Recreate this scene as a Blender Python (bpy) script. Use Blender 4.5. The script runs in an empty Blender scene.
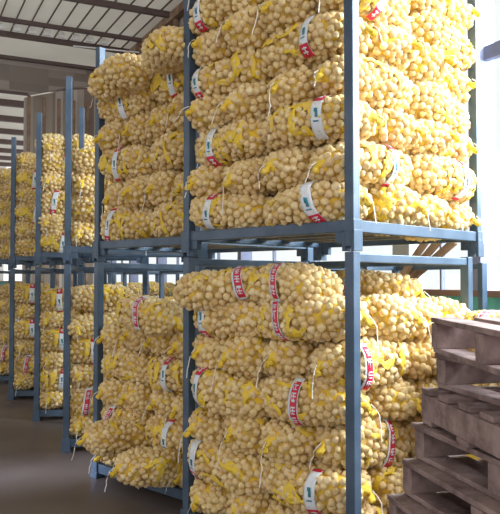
import bpy, bmesh, math, random
import numpy as np
from mathutils import Vector, Matrix
H = 1.6            # eye height
rng = np.random.default_rng(11)
random.seed(5)
sc = bpy.context.scene
C = sc.collection
R = math.radians

# ------------------------------------------------------------------ materials
def mat(name, base, rough=.6, metal=0.0, noise=None, scale=8, spec=.4, bump=0, bscale=60, detail=3):
    m = bpy.data.materials.new(name); m.use_nodes = True
    nt = m.node_tree; b = nt.nodes['Principled BSDF']
    b.inputs['Base Color'].default_value = (*base, 1)
    b.inputs['Roughness'].default_value = rough
    b.inputs['Metallic'].default_value = metal
    b.inputs['Specular IOR Level'].default_value = spec
    tc = nt.nodes.new('ShaderNodeTexCoord')
    if noise:
        n = nt.nodes.new('ShaderNodeTexNoise'); n.inputs['Scale'].default_value = scale; n.inputs['Detail'].default_value = detail
        r = nt.nodes.new('ShaderNodeValToRGB')
        r.color_ramp.elements[0].position = .38; r.color_ramp.elements[1].position = .62
        r.color_ramp.elements[0].color = (*base, 1); r.color_ramp.elements[1].color = (*noise, 1)
        nt.links.new(tc.outputs['Object'], n.inputs['Vector'])
        nt.links.new(n.outputs['Fac'], r.inputs['Fac']); nt.links.new(r.outputs['Color'], b.inputs['Base Color'])
    if bump:
        n2 = nt.nodes.new('ShaderNodeTexNoise'); n2.inputs['Scale'].default_value = bscale
        bp = nt.nodes.new('ShaderNodeBump'); bp.inputs['Strength'].default_value = bump; bp.inputs['Distance'].default_value = .01
        nt.links.new(tc.outputs['Object'], n2.inputs['Vector'])
        nt.links.new(n2.outputs['Fac'], bp.inputs['Height']); nt.links.new(bp.outputs['Normal'], b.inputs['Normal'])
    return m

def bulb_mat(name, island):
    m = mat(name, (.8, .7, .5), .55, spec=.3)
    nt = m.node_tree; b = nt.nodes['Principled BSDF']
    if island:
        g = nt.nodes.new('ShaderNodeNewGeometry'); src = g.outputs['Random Per Island']
    else:
        g = nt.nodes.new('ShaderNodeObjectInfo'); src = g.outputs['Random']
    r = nt.nodes.new('ShaderNodeValToRGB'); cr = r.color_ramp
    cr.elements[0].position = 0; cr.elements[0].color = (.68, .50, .24, 1)
    cr.elements[1].position = 1; cr.elements[1].color = (.93, .81, .53, 1)
    e = cr.elements.new(.3); e.color = (.78, .62, .33, 1)
    e = cr.elements.new(.6); e.color = (.86, .71, .40, 1)
    e = cr.elements.new(.8); e.color = (.72, .53, .29, 1)
    nt.links.new(src, r.inputs['Fac'])
    tc = nt.nodes.new('ShaderNodeTexCoord')
    n = nt.nodes.new('ShaderNodeTexNoise'); n.inputs['Scale'].default_value = 45 if island else 40
    nt.links.new(tc.outputs['Object'], n.inputs['Vector'])
    mx = nt.nodes.new('ShaderNodeMixRGB'); mx.blend_type = 'MULTIPLY'
    r2 = nt.nodes.new('ShaderNodeValToRGB'); r2.color_ramp.elements[0].position = .42; r2.color_ramp.elements[1].position = .6
    r2.color_ramp.elements[0].color = (.88, .74, .54, 1); r2.color_ramp.elements[1].color = (1, 1, 1, 1)
    nt.links.new(n.outputs['Fac'], r2.inputs['Fac'])
    mx.inputs['Fac'].default_value = .6
    nt.links.new(r.outputs['Color'], mx.inputs['Color1']); nt.links.new(r2.outputs['Color'], mx.inputs['Color2'])
    nt.links.new(mx.outputs['Color'], b.inputs['Base Color'])
    return m

M = {}
M['bulb'] = bulb_mat('garlic skin', True)
M['bulb1'] = bulb_mat('garlic skin single', False)
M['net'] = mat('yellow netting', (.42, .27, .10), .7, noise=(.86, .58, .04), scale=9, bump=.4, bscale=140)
M['fold'] = mat('bunched yellow net', (.90, .62, .03), .6, noise=(.84, .60, .12), scale=30, bump=.5, bscale=120)
M['white'] = mat('white label film', (.80, .83, .88), .35, noise=(.68, .74, .82), scale=14)
M['red'] = mat('red print', (.62, .02, .06), .4)
M['ink'] = mat('teal print', (.03, .22, .28), .4)
M['string'] = mat('white string', (.88, .87, .84), .6)
M['steel'] = mat('blue painted steel', (.045, .08, .13), .42, .1, noise=(.075, .115, .175), scale=5, spec=.5)
M['steel2'] = mat('worn steel slat', (.13, .14, .16), .5, .2, noise=(.20, .17, .14), scale=6)
M['wood'] = mat('weathered pallet wood', (.13, .085, .08), .8, noise=(.36, .26, .245), scale=5, bump=.5, bscale=30)
M['timber'] = mat('roof timber', (.24, .15, .10), .8, noise=(.42, .29, .20), scale=3)
M['teal'] = mat('teal wall paint', (.10, .42, .43), .7, noise=(.14, .48, .48), scale=2)
M['frame'] = mat('window frame paint', (.22, .24, .36), .5)
M['sill'] = mat('brown sill', (.22, .13, .10), .7)
M['grey'] = mat('grey plaster', (.42, .43, .42), .9, noise=(.52, .52, .50), scale=2)
M['purlin'] = mat('brown purlin steel', (.13, .09, .085), .6)
M['conduit_daylight'] = mat('white conduit and gap daylight', (.95, .95, .95), .4)

def plank_mat(name, a, b_, c, scale):
    m = mat(name, a, .85); nt = m.node_tree; b = nt.nodes['Principled BSDF']
    tc = nt.nodes.new('ShaderNodeTexCoord'); mp = nt.nodes.new('ShaderNodeMapping')
    mp.inputs['Scale'].default_value = scale
    v = nt.nodes.new('ShaderNodeTexWhiteNoise'); v.noise_dimensions = '3D'
    sn = nt.nodes.new('ShaderNodeVectorMath'); sn.operation = 'FLOOR'
    r = nt.nodes.new('ShaderNodeValToRGB'); cr = r.color_ramp
    cr.elements[0].color = (*a, 1); cr.elements[1].color = (*c, 1); e = cr.elements.new(.5); e.color = (*b_, 1)
    nt.links.new(tc.outputs['Object'], mp.inputs['Vector']); nt.links.new(mp.outputs['Vector'], sn.inputs[0])
    nt.links.new(sn.outputs['Vector'], v.inputs['Vector']); nt.links.new(v.outputs['Value'], r.inputs['Fac'])
    nt.links.new(r.outputs['Color'], b.inputs['Base Color'])
    return m
M['planks'] = plank_mat('vertical wall planks', (.20, .15, .12), (.42, .35, .29), (.66, .62, .58), (4.2, 4.2, .001))
M['boards'] = plank_mat('dark ceiling boards', (.24, .20, .18), (.34, .28, .25), (.44, .38, .35), (1.2, 1.2, 5))

def floor_mat():
    m = mat('concrete floor', (.115, .088, .08), .5, noise=(.155, .125, .115), scale=.9, spec=.5, detail=6)
    nt = m.node_tree; b = nt.nodes['Principled BSDF']
    tc = nt.nodes.new('ShaderNodeTexCoord'); n = nt.nodes.new('ShaderNodeTexNoise'); n.inputs['Scale'].default_value = .7
    mr = nt.nodes.new('ShaderNodeMapRange'); mr.inputs[1].default_value = .35; mr.inputs[2].default_value = .65
    mr.inputs[3].default_value = .32; mr.inputs[4].default_value = .55
    nt.links.new(tc.outputs['Object'], n.inputs['Vector']); nt.links.new(n.outputs['Fac'], mr.inputs[0]); nt.links.new(mr.outputs[0], b.inputs['Roughness'])
    return m
M['floor'] = floor_mat()

def sheet_mat():
    m = bpy.data.materials.new('translucent roof sheet'); m.use_nodes = True; nt = m.node_tree; nt.nodes.clear()
    o = nt.nodes.new('ShaderNodeOutputMaterial'); d = nt.nodes.new('ShaderNodeBsdfDiffuse'); t = nt.nodes.new('ShaderNodeBsdfTranslucent')
    tc = nt.nodes.new('ShaderNodeTexCoord'); n = nt.nodes.new('ShaderNodeTexNoise'); n.inputs['Scale'].default_value = .8
    r = nt.nodes.new('ShaderNodeValToRGB'); r.color_ramp.elements[0].color = (.62, .60, .56, 1); r.color_ramp.elements[1].color = (.85, .84, .80, 1)
    nt.links.new(tc.outputs['Object'], n.inputs['Vector']); nt.links.new(n.outputs['Fac'], r.inputs['Fac'])
    nt.links.new(r.outputs['Color'], t.inputs['Color']); d.inputs['Color'].default_value = (.75, .74, .70, 1)
    x = nt.nodes.new('ShaderNodeMixShader'); x.inputs[0].default_value = .5
    nt.links.new(d.outputs[0], x.inputs[1]); nt.links.new(t.outputs[0], x.inputs[2]); nt.links.new(x.outputs[0], o.inputs[0])
    return m
M['sheet'] = sheet_mat()
def glass_mat():
    m = bpy.data.materials.new('window glass'); m.use_nodes = True; nt = m.node_tree; nt.nodes.clear()
    o = nt.nodes.new('ShaderNodeOutputMaterial'); t = nt.nodes.new('ShaderNodeBsdfTransparent'); g = nt.nodes.new('ShaderNodeBsdfGlossy')
    g.inputs['Roughness'].default_value = .05; t.inputs['Color'].default_value = (.93, .97, .98, 1)
    x = nt.nodes.new('ShaderNodeMixShader'); x.inputs[0].default_value = .06
    nt.links.new(t.outputs[0], x.inputs[1]); nt.links.new(g.outputs[0], x.inputs[2]); nt.links.new(x.outputs[0], o.inputs[0])
    return m
M['glass'] = glass_mat()

# ------------------------------------------------------------------ mesh helpers
def mesh_np(name, V, F, m, smooth=True):
    me = bpy.data.meshes.new(name)
    F = [tuple(int(i) for i in f) for f in F] if not isinstance(F, np.ndarray) else F
    if isinstance(F, np.ndarray):
        k = F.shape[1]
        me.vertices.add(len(V)); me.vertices.foreach_set('co', np.asarray(V, dtype=np.float32).ravel())
        me.loops.add(F.size); me.loops.foreach_set('vertex_index', F.astype(np.int32).ravel())
        me.polygons.add(len(F)); me.polygons.foreach_set('loop_start', np.arange(0, F.size, k, dtype=np.int32))
        me.update(calc_edges=True)
    else:
        me.from_pydata([tuple(v) for v in V], [], F)
    me.polygons.foreach_set('use_smooth', [smooth]*len(me.polygons))
    me.materials.append(m); me.update()
    return me
def link(name, me, parent=None):
    o = bpy.data.objects.new(name, me); C.objects.link(o)
    if parent: o.parent = parent
    return o
def thing(name, label, cat, loc=(0, 0, 0), rz=0, group=None):
    o = bpy.data.objects.new(name, None); C.objects.link(o); o.empty_display_size = .1
    o.location = loc; o.rotation_euler = (0, 0, rz); o['label'] = label; o['category'] = cat
    if group: o['group'] = group
    return o
def structure(o): o['kind'] = 'structure'; return o

def box_vf(c, s, ax=None):
    """box centre c, size s, ax optional 3x3 rows = axes"""
    ax = np.eye(3) if ax is None else np.asarray(ax)
    v = np.array([[x, y, z] for x in (-.5, .5) for y in (-.5, .5) for z in (-.5, .5)])*np.asarray(s)
    v = v@ax + np.asarray(c)
    f = np.array([[0, 1, 3, 2], [4, 6, 7, 5], [0, 4, 5, 1], [2, 3, 7, 6], [0, 2, 6, 4], [1, 5, 7, 3]])
    return v, f
class MB:
    def __init__(s): s.V = []; s.F = []; s.n = 0
    def add(s, v, f): s.V.append(v); s.F.append(np.asarray(f)+s.n); s.n += len(v)
    def box(s, c, sz, ax=None): s.add(*box_vf(c, sz, ax)); return s
    def bar(s, a, b, w, h):
        a = np.array(a, float); b = np.array(b, float); d = b-a; L = np.linalg.norm(d); d /= L
        up = np.array([0, 0, 1.]) if abs(d[2]) < .95 else np.array([1., 0, 0])
        sd = np.cross(up, d); sd /= np.linalg.norm(sd); u2 = np.cross(d, sd)
        return s.box((a+b)/2, (L, w, h), [d, sd, u2])
    def build(s, name, m, parent=None, bevel=0, smooth=False):
        me = mesh_np(name, np.concatenate(s.V), np.concatenate(s.F), m, smooth)
        o = link(name, me, parent)
        if bevel:
            b = o.modifiers.new('bevel', 'BEVEL'); b.width = bevel; b.segments = 2
        return o
def tube_vf(P, r, n=6):
    P = np.asarray(P, float); V = []; F = []
    for i, p in enumerate(P):
        d = P[min(i+1, len(P)-1)]-P[max(i-1, 0)]; d /= np.linalg.norm(d)+1e-9
        up = np.array([0, 0, 1.]) if abs(d[2]) < .9 else np.array([1., 0, 0])
        a = np.cross(up, d); a /= np.linalg.norm(a); b = np.cross(d, a)
        rr = r[i] if hasattr(r, '__len__') else r
        for k in range(n):
            t = 2*math.pi*k/n; V.append(p+rr*(math.cos(t)*a+math.sin(t)*b))
        if i:
            for k in range(n):
                F.append([(i-1)*n+k, (i-1)*n+(k+1) % n, i*n+(k+1) % n, i*n+k])
    return np.array(V), np.array(F)

for nd in M['wood'].node_tree.nodes:
    if nd.type == 'TEX_NOISE' and nd.inputs['Scale'].default_value < 20: nd.inputs['Detail'].default_value = 8; nd.inputs['Roughness'].default_value = .7
# ------------------------------------------------------------------ garlic bulb
def bulb_shape(sub, ridges):
    bm = bmesh.new(); bmesh.ops.create_icosphere(bm, subdivisions=sub, radius=1)
    V = np.array([v.co[:] for v in bm.verts]); F = np.array([[v.index for v in f.verts] for f in bm.faces]); bm.free()
    ph = np.arctan2(V[:, 1], V[:, 0]); s = np.sqrt(V[:, 0]**2+V[:, 1]**2)
    k = 1+ridges*np.cos(7*ph)*s
    V[:, 0] *= k; V[:, 1] *= k
    top = np.clip((V[:, 2]-.75)/.25, 0, 1)
    V[:, 2] = V[:, 2]*.86+top*.30
    return V, F
BV2, BF2 = bulb_shape(3, .05)
BV1, BF1 = bulb_shape(2, .0)
BR = .0235
bulb_me = mesh_np('garlic_bulb', BV2*BR, BF2, M['bulb1'])

def frames(N, r):
    """random tilt frames around normals N -> (n,3,3) columns"""
    n = len(N)
    Z = N+r.normal(0, .45, (n, 3)); Z /= np.linalg.norm(Z, axis=1)[:, None]
    A = np.cross(Z, r.normal(0, 1, (n, 3))); A /= np.linalg.norm(A, axis=1)[:, None]
    B = np.cross(Z, A)
    return np.stack([A, B, Z], axis=2)

# ------------------------------------------------------------------ sack hull
class Hull:
    def __init__(s, L, a, b, seed):
        r = np.random.default_rng(seed)
        s.L, s.a, s.b = L, a, b
        s.ph = r.uniform(0, 6.28, 6); s.am = r.uniform(.02, .05, 3)
        s.sag = r.uniform(-.015, .02); s.seed = seed; s.r = r; s.p = r.uniform(2.9, 4.4)
        s.bend = r.uniform(-.02, .02)
    def f(s, t, th):
        t = np.clip(t, -1, 1)
        r = (1-np.abs(t)**s.p)**(1/2.1)
        lump = 1+s.am[0]*np.sin(3.1*t+2*th+s.ph[0])+s.am[1]*np.sin(5*t-th+s.ph[1])+s.am[2]*np.sin(2*t+3*th+s.ph[2])
        c, n = np.cos(th), np.sin(th)
        y = s.a*r*np.sign(c)*np.abs(c)**.74*lump
        z = s.b*r*np.sign(n)*np.abs(n)**.74*lump
        z = z + s.sag*(1-t*t) - s.sag*.5
        y = y + s.bend*np.cos(2*t)
        return np.stack([s.L/2*t*np.ones_like(r), y, z], axis=-1)
    def fn(s, t, th):
        e = 1e-3
        tt = np.clip(t, -.985, .985)
        p = s.f(t, th)
        du = s.f(tt+e, th)-s.f(tt-e, th); dv = s.f(tt, th+e)-s.f(tt, th-e)
        n = np.cross(dv, du); ln = np.linalg.norm(n, axis=-1)[..., None]+1e-12; n = n/ln
        # outward
        q = p*np.array([.3, 1, 1]); sg = np.sign((n*q).sum(-1))[..., None]; sg[sg == 0] = 1
        return p, n*sg
    def patch(s, T, TH, off, thick=.002):
        """grid arrays T,TH -> V,F lying off above the hull"""
        p, n = s.fn(T, TH); q = p+n*np.asarray(off)[..., None] if hasattr(off, 'shape') else p+n*off
        r_, c_ = T.shape; k = r_*c_
        V = np.concatenate([q.reshape(-1, 3), (q-n*thick).reshape(-1, 3)])
        F = []
        for i in range(r_-1):
            for j in range(c_-1):
                a = i*c_+j
                F.append([a, a+1, a+c_+1, a+c_]); F.append([k+a, k+a+c_, k+a+c_+1, k+a+1])
        ring = [(0, j) for j in range(c_)]+[(i, c_-1) for i in range(1, r_)]+[(r_-1, j) for j in range(c_-2, -1, -1)]+[(i, 0) for i in range(r_-2, 0, -1)]
        ring = [i*c_+j for i, j in ring]
        for x in range(len(ring)):
            a, b = ring[x], ring[(x+1) % len(ring)]; F.append([a, k+a, k+b, b])
        return V, np.array(F)
    def bulbs(s):
        r = s.r; n = 9000
        t = r.uniform(-1, 1, n); t = np.sign(t)*np.abs(t)**.75; th = r.uniform(0, 2*math.pi, n)
        # add end caps candidates
        t2 = np.sign(r.uniform(-1, 1, 2500))*(1-r.uniform(0, .12, 2500)**1.6); th2 = r.uniform(0, 2*math.pi, 2500)
        t = np.concatenate([t, t2]); th = np.concatenate([th, th2]); o = r.permutation(len(t)); t, th = t[o], th[o]
        p, nn = s.fn(t, th)
        cell = .0395; pts = np.zeros((0, 3)); idx = []
        P = []
        for i in range(len(t)):
            if len(P):
                d = pts[:len(P)]-p[i]
                if (np.einsum('ij,ij->i', d, d)).min() < cell*cell: continue
            P.append(p[i]); idx.append(i)
            if len(P) > len(pts): pts = np.concatenate([pts, np.zeros((200, 3))])
            pts[len(P)-1] = p[i]
        idx = np.array(idx)
        c = p[idx]-nn[idx]*(.014+r.uniform(-.004, .004, len(idx)))[:, None]
        fr = frames(nn[idx], r); sc_ = r.uniform(.86, 1.13, len(idx))
        return c, nn[idx], fr, sc_

def bulbs_mesh(c, fr, sc_, V0, F0, name='garlic_bulbs'):
    V = np.einsum('nij,vj->nvi', fr*(sc_*BR)[:, None, None], V0)+c[:, None, :]
    F = (F0[None]+np.arange(len(c))[:, None, None]*len(V0)).reshape(-1, 3)
    return mesh_np(name, V.reshape(-1, 3), F, M['bulb'])

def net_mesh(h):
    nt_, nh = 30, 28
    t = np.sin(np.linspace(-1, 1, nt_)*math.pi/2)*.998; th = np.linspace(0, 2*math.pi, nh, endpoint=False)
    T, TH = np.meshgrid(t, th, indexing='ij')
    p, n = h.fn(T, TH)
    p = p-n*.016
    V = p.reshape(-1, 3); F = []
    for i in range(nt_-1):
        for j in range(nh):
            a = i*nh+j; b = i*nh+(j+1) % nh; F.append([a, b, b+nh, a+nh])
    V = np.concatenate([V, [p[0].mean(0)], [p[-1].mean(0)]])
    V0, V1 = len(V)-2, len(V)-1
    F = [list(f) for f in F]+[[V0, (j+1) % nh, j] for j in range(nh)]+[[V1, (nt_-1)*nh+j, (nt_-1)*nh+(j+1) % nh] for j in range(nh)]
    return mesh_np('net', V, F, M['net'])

def fold_mesh(h, t0, t1, th0, th1, w, r):
    """irregular bunched band of net lying over the bulbs from (t0,th0) to (t1,th1)"""
    n, k = 16, 5
    s = np.linspace(0, 1, n)[:, None]; q = np.linspace(-1, 1, k)[None]
    wv = w*(np.sin(math.pi*np.clip(s*.9+.05, 0, 1))**.5)*(1+.35*np.sin(9*s+r.uniform(0, 6))+.25*r.normal(0, 1, (n, 1)))
    tc = t0+(t1-t0)*s+.03*np.sin(7*s+r.uniform(0, 6)); hc = th0+(th1-th0)*s+.10*np.sin(8*s+r.uniform(0, 6))
    lx, ly = (t1-t0)*h.L/2, (th1-th0)*(h.a+h.b)/2; ln = math.hypot(lx, ly)+1e-6
    T = tc+(-ly/ln)*q*wv/(h.L/2); TH = hc+(lx/ln)*q*wv/((h.a+h.b)/2)
    T = np.clip(T, -.97, .97)
    off = .006+.004*r.normal(0, 1, T.shape)
    return h.patch(T, TH, off, .003)

def band_parts(h, t, w, th0, th1, style, r, slant=0.0):
    """label band round the sack: list of (name, V, F, material, [children])"""
    hw = w/2/(h.L/2)
    def pt(s0, s1, q0, q1, off, n=14, k=4, th=.0015):
        s = np.linspace(s0, s1, n)[:, None]; q = np.linspace(q0, q1, k)[None]
        TH = th0+(th1-th0)*s+0*q; T = np.clip(t+hw*q+slant*(s-.5), -.96, .96)
        return h.patch(T, TH, off, th)
    base = pt(0, 1, -1, 1, .011, 20, 5)
    kids = []
    if style == 'red':
        reds = [pt(.12, .92, -.55, .85, .0135, 18)]; gl = []
        for k in range(4):
            s = .2+.17*k
            for (a, b, c, d) in ((0, .022, -.3, .6), (.05, .07, -.35, .65), (.1, .118, -.2, .5), (0, .12, .08, .22), (.02, .1, -.38, -.26)):
                if r.random() < .85: gl.append(pt(s+a, s+b, c, d, .0155, 3, 3))
        kids.append(('printed_panel', reds, 'red')); kids.append(('printed_characters', gl, 'white'))
    else:
        lo = r.random() < .5
        a, b = (0, .27) if lo else (.73, 1.0)
        reds = [pt(a, b, -1, 1, .0135, 8)]
        if r.random() < .5: reds.append(pt(*((.92, 1.0) if lo else (0, .08)), -1, 1, .0135, 4))
        gl = [pt(a+.06, a+.09, -.5, .5, .0155, 3, 3), pt(a+.14, a+.17, -.6, .4, .0155, 3, 3), pt(a+.05, a+.2, -.1, .12, .0155, 4, 3)]
        m0 = .45+r.uniform(-.05, .05)
        ink = [pt(m0, m0+.05, -.35, .3, .0135, 4, 3), pt(m0+.05, m0+.10, -.15, .35, .0135, 4, 3), pt(m0+.14, m0+.16, -.5, .45, .0135, 3, 3)]
        kids += [('printed_panel', [q_], 'red') for q_ in reds]; kids.append(('printed_characters', gl, 'white')); kids.append(('printed_emblem', ink, 'ink'))
    return base, kids

def cat_vf(parts):
    V = []; F = []; n = 0
    for v, f in parts: V.append(v); F.append(f+n); n += len(v)
    return np.concatenate(V), np.concatenate(F)

def neck_vf(h, side, r):
    P = []; rad = []
    e = h.f(np.array([side*.995]), np.array([0.0]))[0]
    z = e[2]
    for i, (d, q) in enumerate(((-.03, .05), (-.008, .036), (.006, .020), (.014, .012), (.024, .016), (.036, .021), (.044, .014))):
        P.append((side*(h.L/2+d), e[1]+.004*i*r.uniform(-1, 1), z-.012*max(0, i-2))); rad.append(q)
    V, F = tube_vf(P, rad, 12)
    V = V+r.normal(0, .0025, V.shape)
    F2 = np.array([[len(V)-12+a for a in (0, 1, 2, 3)], [len(V)-12+a for a in (3, 4, 5, 6)], [len(V)-12+a for a in (6, 7, 8, 9)], [len(V)-12+a for a in (9, 10, 11, 0)], [len(V)-12+a for a in (0, 3, 6, 9)]])
    return V, np.concatenate([F, F2]), np.array([side*(h.L/2+.03), e[1], z])
def string_vf(p0, side, r, ln):
    P = [p0+np.array([0, 0, .01])]; d = np.array([side*.02, r.uniform(-.02, .02), 0])
    for i in range(7):
        P.append(P[-1]+np.array([side*.012*max(0, 2-i), 0, 0])+d*.25+np.array([0, r.normal(0, .006), -ln/7]))
    return tube_vf(P, .0026, 5)

class Sack:
    """meshes of one sack; near ones keep their bulbs separate"""
    def __init__(s, L, a, b, seed, band=None, necks=(1,), near=False, folds=2, facing=0.0):
        h = s.h = Hull(L, a, b, seed); r = h.r
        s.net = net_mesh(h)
        s.b = h.bulbs(); s.near = near
        s.bulbs = None if near else bulbs_mesh(s.b[0], s.b[2], s.b[3], BV1, BF1)
        s.folds = []
        for k in range(folds):
            c = facing+r.uniform(-.9, .9)
            if r.random() < .5:
                t0 = r.uniform(-.85, .1); v, f = fold_mesh(h, t0, t0+r.uniform(.35, .8), c, c+r.uniform(-.5, .5), r.uniform(.014, .030), r)
            else:
                t0 = r.uniform(-.8, .8); v, f = fold_mesh(h, t0, t0+r.uniform(-.15, .15), c-.6, c+.7, r.uniform(.014, .032), r)
            s.folds.append(mesh_np('net_fold', v, f, M['fold']))
        s.band = None
        if band:
            style, t, slant = band
            base, kids = band_parts(h, t, .062, facing-1.0, facing+1.05, style, r, slant)
            s.band = (mesh_np('label_band', *base, M['white']), [(n, mesh_np(n, *cat_vf(p), M[m])) for n, p, m in kids if p])
        s.necks = []
        for sd in necks:
            v, f, p0 = neck_vf(h, sd, r)
            sv, sf = string_vf(p0, sd, r, r.uniform(.10, .24))
            s.necks.append((mesh_np('net_neck', v, f, M['fold']), mesh_np('tie_string', sv, sf, M['string'])))
CAM = Vector((0, 0, H))
bulb_proto = None
def place(s, loc, rz, label, tilt=(0, 0), group='net sacks of garlic'):
    global bulb_proto
    root = thing('garlic_sack', label, 'garlic sack', loc, 0, group)
    root.rotation_euler = (tilt[0], tilt[1], rz)
    link('net', s.net, root)
    if s.near:
        c, n, fr, sc_ = s.b
        mw = Matrix.Translation(loc) @ root.rotation_euler.to_matrix().to_4x4(); R3 = np.array(mw.to_3x3()); T = np.array(loc)
        wc = c@R3.T+T; wn = n@R3.T; tv = np.array(CAM)-wc; tv /= np.linalg.norm(tv, axis=1)[:, None]
        face = (wn*tv).sum(1); o = np.argsort(-face)
        pick = o[:100]; pick = pick[face[pick] > .05]; rest = np.setdiff1d(np.arange(len(c)), pick)
        for i in pick:
            b = bulb_proto.copy() if bulb_proto else bpy.data.objects.new('garlic_bulb', bulb_me)
            if bulb_proto is None: bulb_proto = b
            C.objects.link(b); b.parent = root
            m = Matrix([[*(fr[i][k]*sc_[i]), c[i][k]] for k in range(3)]+[[0, 0, 0, 1]])
            b.matrix_local = m
        if len(rest):
            rb = link('garlic_bulbs', bulbs_mesh(c[rest], fr[rest], sc_[rest], BV1, BF1), root); rb['kind'] = 'stuff'
    else:
        rb = link('garlic_bulbs', s.bulbs, root); rb['kind'] = 'stuff'
    for f in s.folds: link('net_fold', f, root)
    if s.band:
        b = link('label_band', s.band[0], root)
        for n_, me in s.band[1]: link(n_, me, b)
    for nm, st in s.necks:
        k = link('net_neck', nm, root); link('tie_string', st, k)
    return root

# ------------------------------------------------------------------ racks
W = .79*H
PW = .058
ZD = 1.191*H          # top of upper deck beam
ZJ = 1.09*H           # joint between lower and upper unit
def axes(deg):       # deg = angle of the front face going right, measured from +X (negative = comes nearer to the right)
    a = R(deg); return np.array([math.cos(a), math.sin(a)]), np.array([-math.sin(a), math.cos(a)])
def rack_unit(origin, deg, level, label, w=W, d=W, top=True):
    """origin = front-left corner in plan"""
    z0 = 0 if level == 'lower' else ZJ
    zt = ZJ-.004 if level == 'lower' else ZJ+1.10*H
    root = thing('stacking_rack', label, 'rack', (origin[0], origin[1], z0), R(deg), 'blue steel stacking racks')
    bm_top = .115 if level == 'lower' else ZD-ZJ
    foot_h = .03 if level == 'lower' else ZD-ZJ-.062
    hh = zt-z0
    for x in (PW/2, w-PW/2):
        for y in (PW/2, d-PW/2):
            b = MB(); b.box((x, y, foot_h*.3+(hh-foot_h*.3)/2), (PW, PW, hh-foot_h*.3)); b.build('post', M['steel'], root, .004)
            f = MB(); q = PW*1.32
            if level == 'upper':
                for sx in (-1, 1): f.box((x+sx*q*.38, y, foot_h*.5+.006), (q*.26, q, foot_h+.012))
                for sy in (-1, 1): f.box((x, y+sy*q*.38, foot_h*.62), (q*.5, q*.24, foot_h*.75))
                f.box((x, y, foot_h+.03), (q, q, .07))
                gx = 1 if x < w/2 else -1
                f.box((x+gx*.06, y, foot_h+.005), (.075, PW*.7, .12))
            else:
                f.box((x, y, .022), (q*1.1, q*1.1, .044)); f.box((x, y, .08), (q, q, .09))
            f.build('foot', M['steel'], root, .003)
    bh = .062 if level == 'upper' else .072
    zc = bm_top-bh/2
    for (a, b_) in (((PW, PW/2), (w-PW, PW/2)), ((PW, d-PW/2), (w-PW, d-PW/2)), ((PW/2, PW), (PW/2, d-PW)), ((w-PW/2, PW), (w-PW/2, d-PW))):
        m = MB(); m.bar((*a, zc), (*b_, zc), PW*.8, bh); m.build('deck_beam', M['steel'], root, .004)
    for k in range(5):
        y = PW+(d-2*PW)*(k+.5)/5
        m = MB(); m.box((w/2, y, bm_top-.02), (w-PW*1.9, .09, .022)); m.build('deck_slat', M['steel2'], root)
    if level == 'lower' and top:
        z = hh-.03
        for (a, b_) in (((PW, d-PW/2), (w-PW, d-PW/2)), ((PW/2, PW), (PW/2, d-PW)), ((w-PW/2, PW), (w-PW/2, d-PW))):
            m = MB(); m.bar((*a, z), (*b_, z), PW*.7, .045); m.build('top_rail', M['steel'], root, .004)
    if False:
        z = hh-.03
        for (a, b_) in (((PW/2, PW), (PW/2, d-PW)), ((w-PW/2, PW), (w-PW/2, d-PW))):
            m = MB(); m.bar((*a, z), (*b_, z), .03, .03); m.build('top_rail', M['steel'], root, .003)
    return root

ORD = ['bottom', 'second', 'third', 'fourth', 'fifth', 'sixth', 'seventh', 'eighth']
seedc = [100]
def nseed(): seedc[0] += 1; return seedc[0]
variants = {}
def variant(kind, k, rh, up=False):
    key = (kind, k, up)
    if key not in variants:
        L = W/2*1.02; a = W/8*1.10; b = rh/2*1.15
        st = 'white' if k % 2 else 'red'
        if kind == 'long': variants[key] = Sack(L, a, b, nseed(), band=(('white' if k or up else 'red'), (-.4, .1, .45, 0, -.1, .3)[k % 6], .15*((k % 3)-1)) if k % 3 != 2 else None, necks=(1,), facing=math.pi, folds=5)
        else: variants[key] = Sack(L, a, b, nseed(), band=None, necks=(-1,), facing=R(90), folds=4)
    return variants[key]

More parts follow.
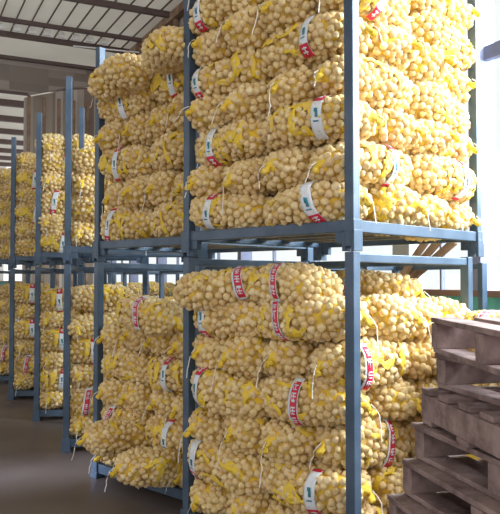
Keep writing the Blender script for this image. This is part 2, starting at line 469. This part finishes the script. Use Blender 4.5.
def fill(origin, deg, zbase, rows, rh, rackname, near=False, sides=(), bands={}, first=0, skip=(), nfront=None, topall=False, w=W, d=W, tl=(0, 0), tr0=2):
    ex, ey = axes(deg); o = np.array(origin, float); rr = np.random.default_rng(int(abs(o[0]*991+o[1]*77+zbase*13)))
    ang = R(deg)
    for r in range(rows):
        z = zbase+rh*(r+.5)
        lng = (r+first) % 2 == 0
        cells = []
        if lng:
            for i in range(2): cells.append((i, 0))
            if 'right' in sides: cells += [(1, j) for j in range(1, 4)]
            if topall and r >= rows-1: cells += [(0, j) for j in range(1, 4)]
        else:
            for i in range(4): cells.append((i, 0))
            if 'right' in sides: cells += [(3, 1)]
            if topall and r >= rows-1: cells += [(i, 1) for i in range(3)]
        for (i, j) in cells:
            if (r, i, j) in skip: continue
            if nfront is not None and ((lng and i >= max(1, nfront//2)) or (not lng and i >= nfront)): continue
            jx, jy, jz = rr.normal(0, .014, 3)
            bulge = -.012-abs(rr.normal(0, .018)) if j == 0 else 0
            if lng:
                x = PW*.4+(w-PW*.8)*(i+.5)/2+jx; y = .025+(d-.05)*(j+.5)/4+(bulge if j == 0 else 0)+jy*.5
                if 'right' in sides and i == 1: x += (.012+abs(rr.normal(0, .012))) if j else -.035
                rz = ang+rr.normal(0, .045); ti = rr.normal(0, .04)
                # local -Y faces the front, so facing angle theta = pi (cos=-1)
                bd = bands.get((r, i, j)); fac = math.pi
                necks = (1,) if i == 1 else ((-1,) if rr.random() < .4 else ())
            else:
                x = PW*.3+(w-PW*.6)*(i+.5)/4+jx*.6; y = .02+(d-.04)*(j+.5)/2+bulge+jy
                if 'right' in sides and i == 3: x += (.012 if j else -.022)+abs(rr.normal(0, .01))*(j > 0); y += 0 if j else .035
                rz = ang+math.pi/2+rr.normal(0, .05); ti = rr.normal(0, .04)
                bd = bands.get((r, i, j)); fac = R(150) if i < 3 else math.pi
                necks = (-1,) if j == 0 else (1,)
            q = min(1, max(0, (r-tr0+1)/3)); tx, ty = tl[0]*q, tl[1]*q
            z = zbase+rh*(r+.5)+tx*(x-w*.35)-ty*(y-.15)
            p = o+ex*x+ey*y
            # label
            if lng:
                if j == 0: pos = ('left' if i == 0 else 'right')+' lengthwise sack in the '+ORD[r]+' front row'
                else: pos = ('right-side' if i == 1 else 'left-side')+' sack '+('second', 'third', 'fourth')[j-1]+' from front in the '+ORD[r]+' layer'
            else:
                if j == 0: pos = ('leftmost', 'second', 'third', 'rightmost')[i]+' end-on sack in the '+ORD[r]+' front row'
                else: pos = ('leftmost', 'second', 'third', 'rightmost')[i]+' rear sack in the '+ORD[r]+' layer'
            desc = {None: '', 'red': 'red-banded ', 'white': 'white-banded '}
            if near:
                s = Sack((w if lng else d)/2*rr.uniform(1.0, 1.05), (d if lng else w)/8*rr.uniform(1.06, 1.16), rh/2*rr.uniform(1.12, 1.24), nseed(), band=bd, necks=necks, near=True, folds=3+int(rr.integers(0, 3)), facing=fac if not (not lng and i < 3) else R(90))
                if bd: pos = desc[bd[0]]+pos
            else:
                k = int(rr.integers(0, 6)); s = variant('long' if lng else 'end', k, rh, zbase > 1)
                if lng and s.band: pos = ('white-banded ' if k or zbase > 1 else 'red-banded ')+pos
            place(s, (p[0], p[1], z+jz*.3), rz, pos+' of '+rackname, (rr.normal(0, .02)-(ty if lng else tx), ti+(-tx if lng else ty)), 'garlic sacks on '+rackname)

hp = lambda x, y: (x*H, y*H)
# nearest rack A
A0 = hp(-.272, 2.84); Adeg = -45.0; AW = .853*H; AD = .79*H; AD2 = .87*H
rack_unit(A0, Adeg, 'lower', 'lower unit of the nearest blue steel stacking rack, behind the pallets', AW, AD)
rack_unit(A0, Adeg, 'upper', 'upper unit of the nearest blue steel stacking rack, filling the top right', AW, AD2)
RH = .1355*H
Wt = lambda st, t, sl=0: (st, t, sl)
fill(A0, Adeg, ZD, 8, RH, 'nearest upper rack', near=True, sides=('right',), first=0, w=AW, d=AD2, tl=(.11, .10), tr0=2,
     bands={(0, 0, 0): Wt('white', -.25), (0, 1, 0): Wt('white', .45, .1), (2, 0, 0): Wt('white', -.2, .1), (2, 1, 0): Wt('white', .35, -.05),
            (4, 1, 0): Wt('white', .25, -.1), (4, 0, 0): Wt('white', -.6), (6, 0, 0): Wt('white', -.5), (1, 3, 0): Wt('white', .1), (1, 3, 1): Wt('white', .2), (5, 3, 0): Wt('white', -.3)})
fill(A0, Adeg, .115, 6, .141*H, 'nearest lower rack', near=True, sides=('right',), first=1, w=AW, d=AD, tl=(.03, .05), tr0=1,
     bands={(1, 0, 0): Wt('white', -.6), (3, 0, 0): Wt('white', -.5), (2, 3, 0): Wt('red', .1), (4, 3, 0): Wt('red', -.5), (1, 1, 0): Wt('white', .4), (3, 1, 0): Wt('red', .1), (5, 0, 0): Wt('white', -.5), (5, 1, 0): Wt('red', -.3, .3)})
# rack B
B0 = hp(-.796, 3.57); Bdeg = -43.0
rack_unit(B0, Bdeg, 'lower', 'lower unit of the second blue stacking rack from the camera')
rack_unit(B0, Bdeg, 'upper', 'upper unit of the second blue stacking rack, under the sloping roof beam')
fill(B0, Bdeg, ZD, 5, .155*H, 'second upper rack', first=0, tl=(.12, 0), tr0=2)
fill(B0, Bdeg, .115, 5, .143*H, 'second lower rack', first=1, topall=True)
# racks C-F
far = [(hp(-1.081, 4.07), 'third', 4, 6, .146), (hp(-1.525, 4.965), 'fourth', 6, 6, .142), (hp(-2.0, 5.83), 'fifth', 6, 6, .146), (hp(-2.47, 6.72), 'sixth', 6, 6, .146)]
for (o, nm, nu, nl, rh) in far:
    rack_unit(o, 8, 'lower', 'lower unit of the %s blue stacking rack down the row from the camera' % nm)
    rack_unit(o, 8, 'upper', 'upper unit of the %s blue stacking rack down the row from the camera' % nm)
    fill(o, 8, ZD, nu, rh*H, nm+' upper rack', first=0 if nu == 6 else 1, nfront=3)
    fill(o, 8, .115, nl, rh*H, nm+' lower rack', first=1, nfront=3)
# racks by the window wall, aligned with the building
BU = np.array([.899, .438]); BVv = np.array([-.438, .899]); bdeg = math.degrees(math.atan2(.438, .899))
def uv(u, v): p = (BU*u+BVv*v)*H; return (float(p[0]), float(p[1]))
NB = ['first', 'second', 'third', 'fourth', 'fifth']
for k, (v, n) in enumerate(((2.85, 4), (4.05, 5), (5.25, 5), (6.45, 5), (7.65, 6))):
    o = uv(2.03, v)
    rack_unit(o, bdeg, 'lower', '%s low blue rack of the row against the window wall, seen through gaps' % NB[k].capitalize())
    fill(o, bdeg, .115, n, .146*H, NB[k]+' window-wall rack', first=k % 2)
# extra slumped sacks on top of A lower and B lower
def extra(px, depth, z, rz, label, band=None, tilt=(0, 0), near=True, L=.66, a=.17, b=.125, necks=(1,)):
    x = (px-250)/700*depth
    s = Sack(L, a, b, nseed(), band=band, necks=necks, near=near, folds=3, facing=math.pi*.85)
    return place(s, (x, depth, z), R(rz), label, tilt, 'loose garlic sacks on top')
zA = .115+6*.141*H+.085
extra(226, 4.42, zA-.02, -30, 'garlic sack with red band slumped on the left top of nearest lower rack', ('red', .5, .1), (0, -.10), L=.76)
extra(294, 4.07, zA-.005, -47, 'garlic sack with red band slumped on the middle top of nearest lower rack', ('red', -.1, .3), (0, .06), L=.60, necks=())
extra(372, 4.55, zA-.03, -45, 'garlic sack with red band lying on the rear top of nearest lower rack', ('red', -.2, .0), (0, .04))
extra(150, 5.2, .115+5*.143*H+.07, -50, 'garlic sack with red band slumped on top of second lower rack', ('red', .2, .3), (0, .1), near=False)
extra(124, 5.34, .40, 38, 'garlic sack bulging out over the left foot of second lower rack', None, (0, .1), near=False, L=.6, necks=(-1,))
extra(155, 4.98, .28, 48, 'garlic sack bulging out over the base beam of second lower rack', None, (0, .12), near=False, L=.6, necks=(-1,))
# floor pile to the right of rack A
extra(170, 4.78, ZD+5*.155*H+.03, -60, 'bulging garlic sack at the right top of second upper rack under the roof', None, (0, .05), near=False, L=.55, necks=(-1,))
extra(120, 5.30, ZD+5*.155*H-.01, -43, 'garlic sack lying at the left top of second upper rack under the roof', None, (0, -.12), near=False, L=.6, necks=(-1,))
for r in range(6):
    for k in range(3):
        if r == 5 and k == 2: continue
        e2 = np.array([.702, .712]); e1 = np.array([.712, -.702])
        base = np.array([.88*H, 2.79*H])+e1*.42+e2*(-.55+.34*k)
        s = Sack(.64, .175, .125, nseed(), band=('red', -.1, .2) if r == 5 or (r == 3 and k == 0) else None, necks=(1,), near=False, folds=2, facing=R(100))
        place(s, (base[0], base[1], .125+r*.232), R(-44+(r*37 % 9)-4), '%s garlic sack of the %s layer in the floor pile behind the pallets' % (('Front', 'Middle', 'Back')[k], ORD[r]), (0, .02*((r*5 % 3)-1)), 'garlic sacks in the floor pile')

# ------------------------------------------------------------------ pallets
def pallet(corner, yaw, z, L, Wd, hgt, label, cross=True):
    """corner = far-left corner; length runs towards the camera"""
    root = thing('wooden_pallet', label, 'pallet', (corner[0], corner[1], z), R(yaw), 'stacked wooden pallets')
    bt = .021; sh = hgt-2*bt-.002
    rr = random.Random(int(z*1000))
    def bx(name, c, s):
        m = MB(); m.box(c, s); o = m.build(name, M['wood'], root, .003)
        o.rotation_euler = (0, 0, rr.uniform(-.006, .006)); return o
    if cross:   # stringers run left-right, boards run towards the camera
        for y in (-.05, -L/2, -L+.05): bx('stringer', (Wd/2, y, bt+sh/2), (Wd, .075, sh))
        n = 6
        for k in range(n): bx('deck_board', (.05+(Wd-.1)*k/(n-1), -L/2, hgt-bt/2), (.10+rr.uniform(-.01, .015), L+rr.uniform(-.03, .02), bt))
        for k in range(3): bx('bottom_board', (.06+(Wd-.12)*k/2, -L/2, bt/2), (.10, L, bt))
    else:
        for x in (.035, Wd/2, Wd-.035): bx('stringer', (x, -L/2, bt+sh/2), (.07, L, sh))
        n = 7
        for k in range(n): bx('deck_board', (Wd/2, -.05-(L-.1)*k/(n-1), hgt-bt/2), (Wd+rr.uniform(-.02, .02), .10, bt))
        for k in range(4): bx('bottom_board', (Wd/2, -.06-(L-.12)*k/3, bt/2), (Wd, .10, bt))
    return root
PH = .1443
PD = 2.9
spec = [(430, 1, True), (434, 12, True), (420, 7, False), (412, 14, True), (400, 13, True), (386, 12, True), (392, 8, False), (390, 10, True), (396, 9, True), (392, 9, True)]
names = ['Topmost', 'Second', 'Third', 'Fourth', 'Fifth', 'Sixth', 'Seventh', 'Eighth', 'Ninth', 'Lowest']
for k, (px, yaw, cr) in enumerate(spec):
    x = (px-250)/700*PD
    pallet((x, PD), yaw, PH*(9-k)+.001, 1.15, 1.0, PH-.002, names[k]+' worn brown wooden pallet in the stack at lower right', cr)

# ------------------------------------------------------------------ building
def box_uv(name, u0, u1, v0, v1, z0, z1, m, parent=None, struct=True):
    c2 = (BU*(u0+u1)/2+BVv*(v0+v1)/2)*H
    ax = [[BU[0], BU[1], 0], [BVv[0], BVv[1], 0], [0, 0, 1]]
    b = MB(); b.box((0, 0, 0), (abs(u1-u0)*H, abs(v1-v0)*H, (z1-z0)*H))
    o = b.build(name, m, parent)
    o.location = (c2[0], c2[1], (z0+z1)/2*H); o.rotation_euler = (0, 0, math.atan2(BU[1], BU[0]))
    if struct and parent is None: structure(o)
    return o
box_uv('floor', -9, 2.98, -3, 26, -.1, 0, M['floor'])
UW = 2.9
box_uv('wall_right', UW, UW+.1, -3, 26, 0, .90, M['teal'])
box_uv('trim_1', UW-.03, UW+.12, -3, 26, .90, .935, M['sill'])
cols = [-2.2, -.95, .35, 1.7, 3.0, 3.67, 4.9, 6.15, 7.4, 8.65, 9.9, 11.1]
for i, v in enumerate(cols):
    g = i == 5
    w_ = .085 if g else .04
    box_uv('wall_column', UW-.02, UW+.1, v-w_, v+w_, .935, 3.0, M['grey'] if g else M['frame'])
for i in range(len(cols)-1):
    a, b = cols[i]+.04, cols[i+1]-.04
    n_ = i+1
    fr = box_uv('window_%d' % n_, UW+.02, UW+.06, a, b, 2.24, 2.32, M['frame'])
    def rel(name, u0, u1, v0, v1, z0, z1, m):
        o = box_uv(name, u0, u1, v0, v1, z0, z1, m, struct=False)
        mw = Matrix.Translation(o.location) @ o.rotation_euler.to_matrix().to_4x4()
        pw = Matrix.Translation(fr.location) @ fr.rotation_euler.to_matrix().to_4x4()
        o.parent = fr; o.matrix_parent_inverse = pw.inverted()
        return o
    rel('mullion', UW+.02, UW+.05, (a+b)/2-.008, (a+b)/2+.008, .935, 3.0, M['frame'])
    rel('pane', UW+.03, UW+.034, a, b, .935, 3.0, M['glass'])
box_uv('wall_right_upper', UW, UW+.06, -3, 11.1, 3.0, 4.5, M['planks'])
box_uv('trim_2', UW-.05, UW, -3, 11.1, 2.98, 3.06, M['timber'])
# roof
def roofz(v): return 4.2+.035*(v-7.7)
def quad_prism(name, pts, th, m):
    """pts list of (u,v,z); thickness upward"""
    P = []
    for (u, v, z) in pts: q = (BU*u+BVv*v)*H; P.append((q[0], q[1], z*H))
    n = len(P); V = P+[(p[0], p[1], p[2]+th) for p in P]
    F = [tuple(range(n))[::-1], tuple(range(n, 2*n))]+[(i, (i+1) % n, n+(i+1) % n, n+i) for i in range(n)]
    return structure(link(name, mesh_np(name, V, F, m, False)))
quad_prism('ceiling', [(-7, -1.5, roofz(-1.5)+.05), (UW+.06, -1.5, roofz(-1.5)+.05), (UW+.06, 11.15, roofz(11.15)+.05), (-7, 11.15, roofz(11.15)+.05)], .02, M['sheet'])
def beam_uv(name, p, q, w, h, m):
    def X(a): s = (BU*a[0]+BVv*a[1])*H; return (s[0], s[1], a[2]*H)
    b = MB(); b.bar(X(p), X(q), w*H, h*H); return structure(b.build(name, m))
for v in (3.5, 4.7, 5.8, 6.9, 8.0, 9.14, 9.75):
    beam_uv('ceiling_purlin', (-7, v, roofz(v)), (UW, v, roofz(v)), .05, .07 if v != 9.14 else .05, M['purlin'])
u = -3.0
while u < UW:
    beam_uv('ceiling_rib', (u, 3, roofz(3)+.04), (u, 9.75, roofz(9.75)+.04), .012, .02, M['purlin'])
    u += .19
k = 0
u = 1.0-.0
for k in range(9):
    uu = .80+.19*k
    box_uv('ceiling_gap_daylight', uu, uu+.08, 9.40, 9.47, roofz(9.45)-.04, roofz(9.45)+.03, M['conduit_daylight'])  # bright white blocks stand in for daylight showing through roof gaps
# timber along the wall under the roof
beam_uv('ceiling_wall_plate', (UW-.06, 3, roofz(3)-.03), (UW-.06, 11.1, roofz(11.1)-.03), .08, .10, M['timber'])
beam_uv('ceiling_lower_chord', (UW-.10, 3, roofz(3)-.35), (UW-.10, 11.1, roofz(11.1)-.30), .06, .07, M['timber'])
for k in range(7):
    v = 5.2+.9*k
    beam_uv('ceiling_strut', (UW-.09, v, roofz(v)-.34), (UW-.09, v+.45, roofz(v)-.04), .045, .05, M['timber'])
    beam_uv('ceiling_stud', (UW-.05, v, 3.0), (UW-.05, v, roofz(v)-.05), .05, .05, M['timber'])
# conduit under the roof
beam_uv('ceiling_conduit', (UW-.2, 8.9, 4.0), (1.9, 9.2, 4.06), .014, .014, M['conduit_daylight'])
# bulkhead + plank end wall + far bay
def vwall(name, pts, v, th, m):
    P = []
    for dv in (0, th):
        for (u, z) in pts: q = (BU*u+BVv*(v+dv))*H; P.append((q[0], q[1], z*H))
    n = len(pts); F = [tuple(range(n)), tuple(range(n, 2*n))[::-1]]+[(i, n+i, n+(i+1) % n, (i+1) % n) for i in range(n)]
    return structure(link(name, mesh_np(name, P, F, m, False)))
vwall('ceiling_bulkhead', [(-7, 4.36), (-7, 3.78), (1.6, 3.82), (2.24, 4.02), (2.9, 4.12), (2.9, 4.36)], 11.05, .08, M['boards'])
beam_uv('ceiling_ridge_beam', (-7, 11.0, 4.34), (UW, 11.0, 4.34), .06, .05, M['purlin'])
beam_uv('ceiling_bulkhead_rail', (-7, 11.03, 3.78), (1.6, 11.03, 3.82), .04, .04, M['purlin'])
vwall('wall_far', [(1.58, 0), (2.9, 0), (2.9, 4.12), (2.24, 4.02), (1.58, 3.82)], 11.25, .08, M['planks'])
for k in range(6):
    u = 1.62+.23*k
    box_uv('wall_far_stud', u, u+.045, 11.2, 11.25, 0, 3.85, M['timber'])
quad_prism('ceiling_far', [(-7, 11.3, 4.3), (3, 11.3, 4.3), (3, 26, 4.9), (-7, 26, 4.9)], .02, M['sheet'])
for k in range(8):
    v = 12.2+1.7*k
    beam_uv('ceiling_purlin', (-7, v, 4.3+.0408*(v-11.3)-.05), (3, v, 4.3+.0408*(v-11.3)-.05), .10, .14, M['purlin'])
box_uv('wall_end', -9, 3, 26, 26.1, 0, 4.9, M['grey'])

# planks leaning in the window bay
for k in range(3):
    def X(a): s = (BU*a[0]+BVv*a[1])*H; return np.array((s[0], s[1], a[2]*H))
    b = MB(); b.bar((0, 0, 0), tuple(X((UW-.06-.03*k, 3.60, .95+.0*k))-X((UW-.06-.03*k, 3.12+.04*k, 1.22+.05*k))), .03, .07)
    o = b.build('timber_plank', M['timber']); o.location = tuple(X((UW-.06-.03*k, 3.12+.04*k, 1.22+.05*k)))
    o['label'] = ('outermost', 'middle', 'innermost')[k]+' brown timber plank leaning in the window bay behind the nearest rack'; o['category'] = 'plank'; o['group'] = 'planks in the window bay'

# ------------------------------------------------------------------ light
w = bpy.data.worlds.new('World'); sc.world = w; w.use_nodes = True
w.node_tree.nodes['Background'].inputs[0].default_value = (.97, .95, .93, 1); w.node_tree.nodes['Background'].inputs[1].default_value = 1.2
def area(name, u, v, z, su, sz, power, tgt, col=(1, .98, .95)):
    l = bpy.data.lights.new(name, 'AREA'); l.shape = 'RECTANGLE'; l.size = su; l.size_y = sz; l.energy = power; l.color = col
    o = bpy.data.objects.new(name, l); C.objects.link(o)
    p = (BU*u+BVv*v)*H; o.location = (p[0], p[1], z*H)
    d = Vector(tgt)-o.location; o.rotation_euler = d.to_track_quat('-Z', 'Y').to_euler(); return o
# daylight outside the windows nearer than the frame's right edge
area('window_daylight', 3.3, 1.2, 2.5, 5.0, 3.2, 1500, (1.0, 4.0, 1.6), (.90, .95, 1))
sp = bpy.data.lights.new('doorway_daylight', 'SPOT'); sp.energy = 7000; sp.color = (.72, .80, 1); sp.spot_size = R(9); sp.spot_blend = .9; sp.shadow_soft_size = .4
spo = bpy.data.objects.new('doorway_daylight', sp); C.objects.link(spo); spo.location = (-7.5, 3.6, 1.9)
spo.rotation_euler = (Vector((-1.95, 5.75, 0))-spo.location).to_track_quat('-Z', 'Y').to_euler()
s = bpy.data.lights.new('hazy_sun', 'SUN'); s.energy = 1.5; s.angle = R(12); so = bpy.data.objects.new('hazy_sun', s); C.objects.link(so)
so.rotation_euler = Vector((-.75, .35, -.62)).to_track_quat('-Z', 'Y').to_euler()

cam = bpy.data.cameras.new('camera'); co = bpy.data.objects.new('camera', cam); C.objects.link(co)
cam.sensor_fit = 'HORIZONTAL'; cam.sensor_width = 36; cam.lens = 700/500*36; cam.clip_end = 200
co.location = (0, 0, H); co.rotation_euler = (R(90+1.8), 0, 0); sc.camera = co
sc.view_settings.view_transform = 'Standard'; sc.view_settings.look = 'None'; sc.view_settings.gamma = 1; sc.view_settings.exposure = .05
